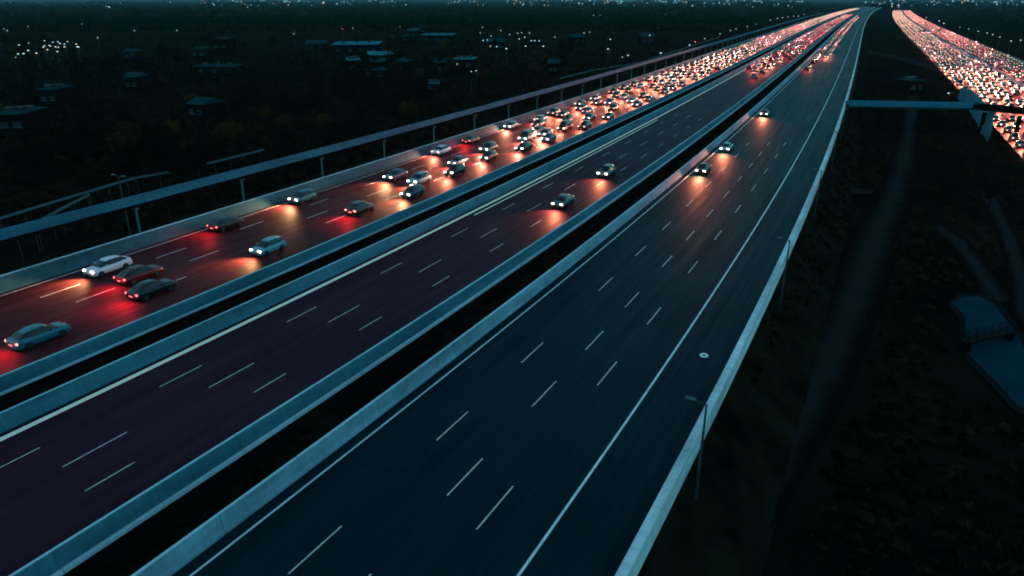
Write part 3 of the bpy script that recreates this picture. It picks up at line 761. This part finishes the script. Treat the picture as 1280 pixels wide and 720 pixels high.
TP = [tree_proto(100 + i, k) for i, k in enumerate([0, 0, 1, 1, 2, 3])]
KD = [0, 0, 1, 1, 2, 3]
rt = random.Random(8)
KN = {0: 'dark broad tree', 1: 'deep green tall tree', 2: 'yellow leaved tree', 3: 'rusty leaved tree'}
def put_tree(ti, p, sc, label, group):
    r, ch = copy_tree(TP[ti][0], TP[ti][1], (p.x, p.y, -5.2), rt.uniform(0, 6.28)); r.scale = (sc, sc, sc * rt.uniform(.85, 1.2))
    tag(r, label, 'tree', group)
# the few whose colour the photograph shows
for (u, v, ti, lb) in [(405, 160, 4, 'yellowish tree beyond the middle of the elevated ramp'), (290, 178, 4, 'dim yellow tree above the twin headed lamp'), (165, 200, 5, 'rusty tree just above the twin headed lamp'),
                       (670, 92, 5, 'rusty tree beside the distant slip road'), (356, 165, 5, 'brownish tree between two yellow ones beyond the ramp'), (510, 145, 4, 'faded yellow tree beyond the ramp posts'),
                       (605, 100, 5, 'rusty tree near the bright pair of lamps'), (700, 88, 0, 'pale grey green tree where the slip road starts')]:
    put_tree(ti, px(u, v + 6, -5), rt.uniform(.7, .95), lb, 'coloured trees beyond the ramp')
cnt = 0; tries = 0
while cnt < 130 and tries < 4000:
    tries += 1
    u = rt.uniform(-10, 900); v = 14 + 250 * rt.random() ** 1.5
    p = px(u, v, -5); s, o = so(p)
    if o > -76 or s > 900 or p.y > 800: continue
    ti = rt.choice([0, 1, 2, 3, 0, 1, 2, 3, 4])
    reg = 'in the near dark wood' if p.y < 170 else ('in the wood between the ramp and the roofs' if p.y < 330 else 'among the distant roofs')
    put_tree(ti, p, rt.uniform(.6, 1.0), f'{KN[KD[ti]]} {reg}', 'trees ' + reg); cnt += 1
cnt = 0
while cnt < 9:
    u = rt.uniform(1050, 1290); v = rt.uniform(40, 330); p = px(u, v, -5); s, o = so(p)
    if o < 30 or o > 54: continue
    if p.y < 90: continue
    near_track = any(abs(u - q[0]) < 34 and abs(v - q[1]) < 60 for q in [(1140, 140), (1125, 220), (1095, 290), (1062, 390), (1230, 420)])
    if near_track: continue
    ti = rt.choice([0, 1, 2, 3]); reg = 'on the unlit land between the two highways'
    put_tree(ti, p, rt.uniform(.25, .42), f'{KN[KD[ti]]} {reg}', 'trees ' + reg); cnt += 1
for r, t in TP: strip_proto(r, t)
# far woods: one mass
rw = random.Random(4); FV, FF, FM = [], [], []
_b = bmesh.new(); bmesh.ops.create_icosphere(_b, subdivisions=1, radius=1); _b.verts.index_update()
ICV = [v.co.copy() for v in _b.verts]; ICF = [tuple(v.index for v in f.verts) for f in _b.faces]; _b.free()
for _ in range(2600):
    a = rw.uniform(-.75, .75); d = 800 + 3800 * rw.random() ** 1.3; x = d * math.tan(a); y = d
    s, o = (0, 0)
    ox = (x - .46 * y) * .908
    if -110 < ox < 170: continue
    hh = rw.uniform(6, 12); r0 = rw.uniform(5, 14)
    for k in range(5):
        c = Vector((x + rw.uniform(-r0, r0), y + rw.uniform(-r0, r0), -5 + hh * rw.uniform(.3, .8)))
        m = Matrix.Translation(c) @ Matrix.Rotation(rw.uniform(0, 3), 4, Vector((rw.random(), rw.random(), rw.random())).normalized()) @ Matrix.Diagonal((rw.uniform(3, 8), rw.uniform(3, 8), hh * .5, 1))
        i0 = len(FV); FV += [m @ (q * rw.uniform(.75, 1.2)) for q in ICV]; FF += [tuple(i0 + k for k in f) for f in ICF]; FM += [0] * len(ICF)
tag(fast_obj('treeline', FV, FF, FM, [M['foliage'][0]]), 'far off dark woods and hedges out to the horizon', kind='stuff')

# ------------------------------------------------------------------ buildings on the left
def building(u, v, wpx, deep, hgt, rz, label, roofm, pitched=False, lit=0, cat='building', zb=-5.1):
    p = px(u, v, zb + hgt); Z = p.y * math.cos(PITCH) + (H - p.z) * math.sin(PITCH)
    W = wpx * Z / F
    e = tag(empty('warehouse' if cat == 'warehouse' else cat, (p.x, p.y, zb), rz), label, cat, 'buildings beyond the ramp')
    bm = bmesh.new(); bx(bm, (0, 0, hgt / 2), (W, deep, hgt)); obj('wall', bm, M['wall_grey'], e)
    bm = bmesh.new()
    if pitched:
        hw, hd = W / 2 + .5, deep / 2 + .5; zt = hgt + .01; rg = hgt + deep * .16
        v8 = [bm.verts.new(q) for q in ((-hw, -hd, zt), (hw, -hd, zt), (hw, hd, zt), (-hw, hd, zt), (-hw, 0, rg), (hw, 0, rg))]
        for f in ((0, 1, 5, 4), (2, 3, 4, 5), (0, 4, 3), (1, 2, 5), (3, 2, 1, 0)): bm.faces.new([v8[i] for i in f])
    else:
        bx(bm, (0, 0, hgt + .16), (W + .6, deep + .6, .3))
    rf = obj('roof', bm, roofm, e)
    if not pitched:
        for k in range(3):
            bm = bmesh.new(); bx(bm, (W * (-.3 + .28 * k), deep * .1 * (k - 1), hgt + .75), (1.8, 1.5, .9)); obj('roof_vent', bm, M['metal_dark'], rf)
    n = max(2, min(8, int(W / 6)))
    for k in range(n):
        x = -W / 2 + W * (k + .5) / n
        bm = bmesh.new(); bx(bm, (x, -deep / 2 - .03, hgt * .6), (min(2.2, W / n * .6), .08, 1.3)); w = obj('window', bm, LAMPW if k < lit else M['window'], e)
        bm = bmesh.new(); bx(bm, (x, -deep / 2 - .06, hgt * .6 - .73), (min(2.5, W / n * .7), .14, .1)); obj('sill', bm, M['conc_mid'], w)
    bm = bmesh.new(); bx(bm, (W * .33, -deep / 2 - .04, 1.4), (2.6, .1, 2.8)); obj('door', bm, M['door'], e)
    return e
B = [
 (447, 54, 55, 34, 7, .12, 'long pale roofed warehouse, brightest roof beyond the ramp', M['roof_pale'], False),
 (442, 74, 15, 13, 7, .3, 'small square pale roofed block below the long warehouse', M['roof_pale'], False),
 (474, 68, 28, 10, 5, -.15, 'low shed with a narrow pale roof below the long warehouse', M['roof_pale'], True),
 (492, 76, 42, 14, 6, -.05, 'wide grey roofed workshop in the middle of the roofs', M['roof_grey'], False),
 (468, 87, 30, 4, 4, .0, 'thin low grey shed nearest the wood', M['roof_grey'], True),
 (517, 37, 11, 30, 9, .0, 'small pale block standing behind the others', M['roof_pale'], False),
 (500, 45, 28, 14, 5, .05, 'dim grey roof beside the small pale block', M['roof_grey'], False),
 (549, 43, 38, 26, 7, -.05, 'broad pale grey warehouse right of the small block', M['roof_pale'], False),
 (582, 73, 24, 12, 6, -.1, 'pale roofed house with a bright teal roof near the lamps', M['roof_pale'], False),
 (396, 54, 22, 12, 5, .1, 'dim pale shed left of the long warehouse', M['roof_grey'], True),
 (551, 77, 14, 10, 6, .2, 'small grey house with a pitched roof between sheds', M['roof_grey'], True),
 (541, 104, 14, 4, 3, .0, 'small bright roofed kiosk at the edge of the wood', M['roof_pale'], False),
 (619, 52, 22, 14, 6, .1, 'grey pitched house behind the pair of lamps', M['roof_grey'], True),
 (693, 78, 12, 9, 6, -.2, 'grey house among trees by the slip road', M['roof_grey'], True),
 (722, 46, 14, 12, 6, .2, 'small grey house below the horizon lights', M['roof_grey'], True),
 (808, 45, 16, 14, 6, .0, 'grey house standing above the slip road lamps', M['roof_grey'], True),
 (258, 128, 24, 9, 5, -.4, 'dim blue roofed house in the near dark wood', M['roof_grey'], True),
 (69, 110, 20, 12, 6, .1, 'dim blue roofed house below the site lamps', M['roof_grey'], False),
 (26, 139, 32, 12, 6, .1, 'wide dim roof at the far left of the wood', M['roof_grey'], False),
 (170, 95, 14, 9, 6, .0, 'small dim house between two dark woods', M['roof_grey'], True),
 (252, 61, 18, 12, 6, .0, 'small flat roofed block with dim walls', M['roof_grey'], False),
 (166, 64, 14, 9, 5, .0, 'faint shed right of the site lamps', M['roof_grey'], True),
 (273, 82, 50, 12, 4, .0, 'long faint low roof in the wood', M['roof_grey'], False),
 (280, 48, 16, 18, 10, .0, 'taller faint block near the top of the wood', M['roof_grey'], False),
 (1138, 100, 20, 8, 5, .2, 'faint block by the dirt track beyond the overpass', M['roof_grey'], False),
]
for t in B:
    building(*t[:6], t[6], t[7], t[8], cat='house' if 'house' in t[6] else ('warehouse' if 'warehouse' in t[6] else 'building'), lit=1 if t[0] in (582, 619) else 0)

# ------------------------------------------------------------------ lit lamps of the town
def lit_lamp_proto(mat, big):
    e = empty('street_lamp')
    bm = bmesh.new(); tube(bm, (0, 0, 0), (0, 0, 7.7), .12, .07, 6); pl = obj('pole', bm, M['metal_dark'], e)
    bm = bmesh.new(); bx(bm, (0, 0, 7.9), (.9 * big, .9 * big, .42 * big)); bmesh.ops.bevel(bm, geom=bm.edges[:], offset=.1 * big, segments=2, affect='EDGES'); hd = obj('lamp_head', bm, mat, e)
    return e, [(pl, []), (hd, [])]
LP = {(c, b): lit_lamp_proto(m, b) for c, m in (('w', LAMP), ('o', LAMPW), ('r', LAMPR)) for b in (.42, .75, 1.2)}
def lit(u, v, c, label, group, k=1.0):
    p = px(u, v, 2.9); d = p.y
    b = (.42 if d < 350 else .75 if d < 800 else 1.2)
    r, _ = copy_tree(*LP[(c, b)], (p.x, p.y, -5.1), rt.uniform(0, 3)); tag(r, label, 'street lamp', group)
single = [(5, 36, 'w', 'pair of white lamps at the upper left corner, left one'), (9, 38, 'w', 'pair of white lamps at the upper left corner, right one'), (35, 33, 'o', 'warm lamp right of the corner pair'),
 (102, 30, 'w', 'lone white lamp above the site lamps'), (122, 47, 'o', 'faint warm lamp right of the site lamps'), (168, 38, 'w', 'lone lamp above the faint shed'), (221, 38, 'w', 'lower lamp of the stacked two left of the taller block'),
 (221, 20, 'w', 'upper lamp of the stacked two left of the taller block'), (319, 27, 'w', 'bright lone lamp right of the taller faint block'), (348, 21, 'w', 'lamp above and right of the bright lone lamp'), (367, 42, 'w', 'small lamp left of the dim pale shed'),
 (428, 36, 'r', 'red lamp above the long pale warehouse'), (441, 35, 'o', 'pale lamp next to the red one'), (428, 18, 'w', 'faint lamp high above the red lamp'), (589, 89, 'w', 'left of the bright pair of lamps at the house'), (595, 88, 'w', 'right of the bright pair of lamps at the house'),
 (603, 34, 'o', 'lamp above the broad warehouse'), (621, 58, 'w', 'lamp beside the grey pitched house'), (626, 38, 'w', 'lamp behind the grey pitched house'), (637, 43, 'w', 'small lamp right of the pitched house'), (730, 41, 'w', 'left lamp of the low pair above the slip road'), (737, 40, 'w', 'right lamp of the low pair above the slip road'),
 (763, 49, 'w', 'lamp among the trees above the slip road'), (742, 19, 'w', 'left lamp of the high pair below the horizon'), (750, 19, 'w', 'right lamp of the high pair below the horizon'), (775, 19, 'o', 'warm lamp right of the high pair'), (786, 19, 'w', 'dim lamp right of the warm one'),
 (832, 18, 'w', 'lone lamp below the horizon lights'), (862, 18, 'w', 'lone lamp right of its twin below the horizon lights'), (810, 16, 'w', 'faint lamp between two lone ones'), (812, 44, 'w', 'lamp at the grey house above the slip road'), (760, 61, 'w', 'lamp standing low in the trees by the slip road'),
 (778, 71, 'o', 'warm lamp at the slip road bend'), (785, 69, 'w', 'white lamp at the slip road bend'), (826, 66, 'w', 'white lamp on the slip road verge'), (500, 33, 'o', 'dim lamp behind the dim grey roof'), (645, 12, 'w', 'lamp left of the warm cluster of horizon lights'),
 (1186, 116, 'w', 'tiny lamp left of the blue wing wall'), (1250, 348, 'o', 'tiny warm lamp on the land by the canal'), (1178, 380, 'w', 'tiny lamp at the near bank of the canal'), (985, 695, 'w', 'x')]
for u, v, c, lb in single:
    if lb == 'x' or v > 300: continue
    lit(u, v, c, lb, 'lamps over the unlit land')
for i, (u, v) in enumerate([(862, 56), (869, 52), (881, 48), (900, 42), (913, 38), (920, 36), (934, 33), (945, 30), (963, 25), (972, 23), (978, 22), (985, 21), (992, 20), (998, 20), (1005, 18)]):
    lit(u, v, 'r' if i == 1 else 'w', f'{ordn(i + 1)} lamp counted outward in the row beyond the main jam', 'lamp row beyond the main jam')
for i, (u, v) in enumerate([(1158, 22), (1174, 26), (1180, 29), (1200, 34), (1211, 36), (1223, 39), (1234, 41), (1241, 43), (1250, 46), (1264, 51), (1276, 50)][::-1]):
    lit(u, v, 'w', f'{ordn(i + 1)} lamp counted outward in the row beyond the second highway', 'lamp row beyond the second highway')
rl = random.Random(12)
for i in range(26):
    a = rl.random(); u = 20 + 80 * a + rl.gauss(0, 3); v = 62 - 8 * a + rl.gauss(0, 6)
    lit(u, v, rl.choice('wwoo'), 'small site lamp in the loose cluster near the upper left', 'site lamps at the upper left')
for i in range(16):
    lit(rl.uniform(600, 700), rl.uniform(40, 64), 'w', 'small lamp scattered among the distant houses', 'lamps among the houses')
for k in LP: strip_proto(*LP[k])

# distant town on the skyline
rc = random.Random(9); FV, FF, FM = [], [], []; tm = [M['wall_grey'], glow('town_lights', (.60, .85, 1), .12, False), glow('town_warm_lights', (1, .62, .45), .15, False)]
def tb(c, d, mi): fast_box(FV, FF, FM, Matrix.Identity(4), c, d, mi)
for (u0, u1, n) in ((240, 520, 46), (560, 720, 40), (720, 900, 30), (900, 1010, 34), (1085, 1130, 14), (1130, 1290, 46), (0, 240, 6)):
    for _ in range(n):
        u = rc.uniform(u0, u1); v = rc.choice([rc.uniform(0.6, 4.5), rc.uniform(1, 8)])
        p = px(u, v, 4); d = p.y
        w = d * .006 * rc.uniform(.6, 2); hh = rc.uniform(8, 20)
        tb((p.x, p.y + w, -5 + hh / 2), (w * 2, w, hh), 0)
        for k in range(rc.randint(1, 3)):
            sz = d * .0008 * rc.uniform(.6, 1.5)
            tb((p.x + rc.uniform(-w, w), p.y + w / 2 - 1.2, rc.uniform(0, hh - 4)), (sz * 1.3, .5, sz), 2 if rc.random() < .3 else 1)
o = fast_obj('distant_town', FV, FF, FM, tm)
tag(o, 'distant town of low blocks with scattered lit windows', 'town', kind='stuff')

# ------------------------------------------------------------------ light
w = bpy.data.worlds.new('World'); scene.world = w; w.use_nodes = True
nt = w.node_tree; bg = nt.nodes['Background']
sky = nt.nodes.new('ShaderNodeTexSky'); sky.sky_type = 'NISHITA'; sky.sun_disc = False
SE, SR = 6.0, 250.0
sky.sun_elevation = R(SE); sky.sun_rotation = R(SR); sky.ozone_density = 3.0; sky.air_density = 1.2; sky.dust_density = .3
tcw = nt.nodes.new('ShaderNodeTexCoord'); sxw = nt.nodes.new('ShaderNodeSeparateXYZ'); nt.links.new(tcw.outputs['Generated'], sxw.inputs[0])
crw = nt.nodes.new('ShaderNodeValToRGB'); nt.links.new(sxw.outputs[2], crw.inputs[0])
crw.color_ramp.elements[0].position = .05; crw.color_ramp.elements[0].color = (.08, .70, .86, 1)
crw.color_ramp.elements[1].position = .55; crw.color_ramp.elements[1].color = (.90, 1.04, .82, 1)
mx = nt.nodes.new('ShaderNodeVectorMath'); mx.operation = 'MULTIPLY'; nt.links.new(crw.outputs[0], mx.inputs[1])
nt.links.new(sky.outputs[0], mx.inputs[0]); nt.links.new(mx.outputs[0], bg.inputs[0]); bg.inputs[1].default_value = .1
ld = bpy.data.lights.new('sun', 'SUN'); ld.energy = .02; ld.angle = R(12); ld.color = (.6, .85, 1)
sun = bpy.data.objects.new('sun', ld); C.objects.link(sun)
sun.rotation_euler = (R(70), 0, R(60))
scene.view_settings.view_transform = 'Standard'; scene.view_settings.look = 'None'; scene.view_settings.exposure = 2.5; scene.view_settings.gamma = 1
scene.cycles.use_denoising = True
scene.cycles.max_bounces = 4; scene.cycles.diffuse_bounces = 2; scene.cycles.glossy_bounces = 2; scene.cycles.transmission_bounces = 2
scene.cycles.sample_clamp_indirect = 4
scene.cycles.use_light_tree = True
scene.cycles.filter_width = 1.9

# the dusk air: one closed box of thin even haze round everything
bm = bmesh.new(); bx(bm, (0, 7200, 203), (24000, 16400, 420))
hz = obj('haze', bm, bpy.data.materials.new('haze_air')); tag(hz, 'thin blue dusk haze over the whole land', kind='stuff')
m = hz.data.materials[0]; m.use_nodes = True; nt = m.node_tree
for n in list(nt.nodes):
    if n.type == 'BSDF_PRINCIPLED': nt.nodes.remove(n)
pv = nt.nodes.new('ShaderNodeVolumePrincipled'); pv.inputs['Color'].default_value = (.55, .85, 1, 1); pv.inputs['Density'].default_value = .000022; pv.inputs['Anisotropy'].default_value = .2
nt.links.new(pv.outputs[0], [n for n in nt.nodes if n.type == 'OUTPUT_MATERIAL'][0].inputs['Volume'])
scene.cycles.volume_bounces = 0

# scrub and tufts over the land right of the road and on the banks
rg_ = random.Random(31); FV, FF, FM = [], [], []
TR = []
for P, w in (([(1140, 108), (1140, 140), (1125, 220), (1096, 290), (1061, 390), (1015, 490), (957, 592), (875, 730)], 4.2), ([(1172, 284), (1198, 302), (1224, 338), (1250, 378)], 2.2), ([(1232, 239), (1254, 280), (1272, 330), (1283, 400)], 2.4),
             ([(1016, 237), (1050, 238), (1092, 239)], 1.8), ([(1225, 380), (1230, 400), (1245, 440), (1285, 500)], 5.2)):
    Q = [px(u, v, -5) for u, v in P]; TR += [(a, b, w) for a, b in zip(Q, Q[1:])]
def clear(p):
    for a, b, w in TR:
        dx, dy = b.x - a.x, b.y - a.y; t = max(0, min(1, ((p.x - a.x) * dx + (p.y - a.y) * dy) / (dx * dx + dy * dy)))
        if (p.x - a.x - dx * t) ** 2 + (p.y - a.y - dy * t) ** 2 < (w * rg_.uniform(.7, 1.15)) ** 2: return False
    return True
def tuft(p, sz, mi):
    if not clear(p): return
    for _ in range(3):
        a = rg_.uniform(0, 6.28); dx, dy = math.cos(a) * sz, math.sin(a) * sz; i0 = len(FV); ox, oy = rg_.uniform(-.4, .4) * sz, rg_.uniform(-.4, .4) * sz
        FV.extend([p + Vector((-dx + ox, -dy + oy, 0)), p + Vector((dx + ox, dy + oy, 0)), p + Vector((dx * .5 + ox + rg_.uniform(-.3, .3) * sz, dy * .5 + oy, sz * rg_.uniform(.5, 1.1))), p + Vector((-dx * .6 + ox, -dy * .6 + oy, sz * rg_.uniform(.6, 1.3)))])
        FF.append((i0, i0 + 1, i0 + 2, i0 + 3)); FM.append(mi)
clumps = [(rg_.uniform(35, 330), rg_.uniform(25, 56), rg_.choice([0, 0, 1, 2])) for _ in range(150)]
for cs, co, mi in clumps:
    for _ in range(rg_.randint(10, 50)):
        q = rp(cs + rg_.gauss(0, 5), co + rg_.gauss(0, 3), -5.22)
        tuft(q, rg_.uniform(.25, .8), mi)
for _ in range(9000):
    s0 = 20 + 380 * rg_.random() ** 1.6; o0_ = rg_.uniform(21, 57); z0 = -5.22 if o0_ > 26 else -.8 - (o0_ - 20.45) * .865
    tuft(rp(s0, o0_, z0), rg_.uniform(.15, .5), rg_.choice([0, 0, 0, 1]))
for _ in range(5000):
    s0 = 15 + 300 * rg_.random() ** 1.5
    o0_, z0 = rg_.choice([(rg_.uniform(-5.5, -1.5), -1.28), (rg_.uniform(-27.2, -23), -1.2), (rg_.uniform(-56, -49.5), -.45)])
    tuft(rp(s0, o0_, z0), rg_.uniform(.12, .35), 0)
for _ in range(14000):
    q = px(rg_.uniform(-20, 900), 60 + 230 * rg_.random(), -5.2)
    if so(q)[1] < -70 if rg_.random() < .0 else (q.x - .46 * q.y) * .908 < -95: tuft(q, rg_.uniform(.5, 1.6), rg_.choice([0, 0, 1, 2]))
tag(fast_obj('grass', FV, FF, FM, [M['bank'], surf('dry_grass', (.016, .013, .006), .95, .4, 1.0, spec=0), surf('low_scrub', (.006, .009, .005), .95, .4, 1.0, spec=0)]), 'tufts of dry grass and low scrub on the dark land', kind='stuff')
# far ridge added to block the bright row of haze at the horizon
bm = bmesh.new(); rr = random.Random(2); pr = None
for k in range(61):
    x = -9000 + 300 * k; h = 70 + 45 * math.sin(k * .31) + 25 * math.sin(k * .83 + 1) + rr.uniform(-6, 6)
    cur = [bm.verts.new((x, 9500, -6)), bm.verts.new((x, 10300, h)), bm.verts.new((x, 12000, -6))]
    if pr: bm.faces.new((pr[0], cur[0], cur[1], pr[1])); bm.faces.new((pr[1], cur[1], cur[2], pr[2]))
    pr = cur
face_up(bm); tag(obj('added_hills', bm, M['foliage'][0], smooth=True), 'added low dark hills closing the horizon', kind='structure')
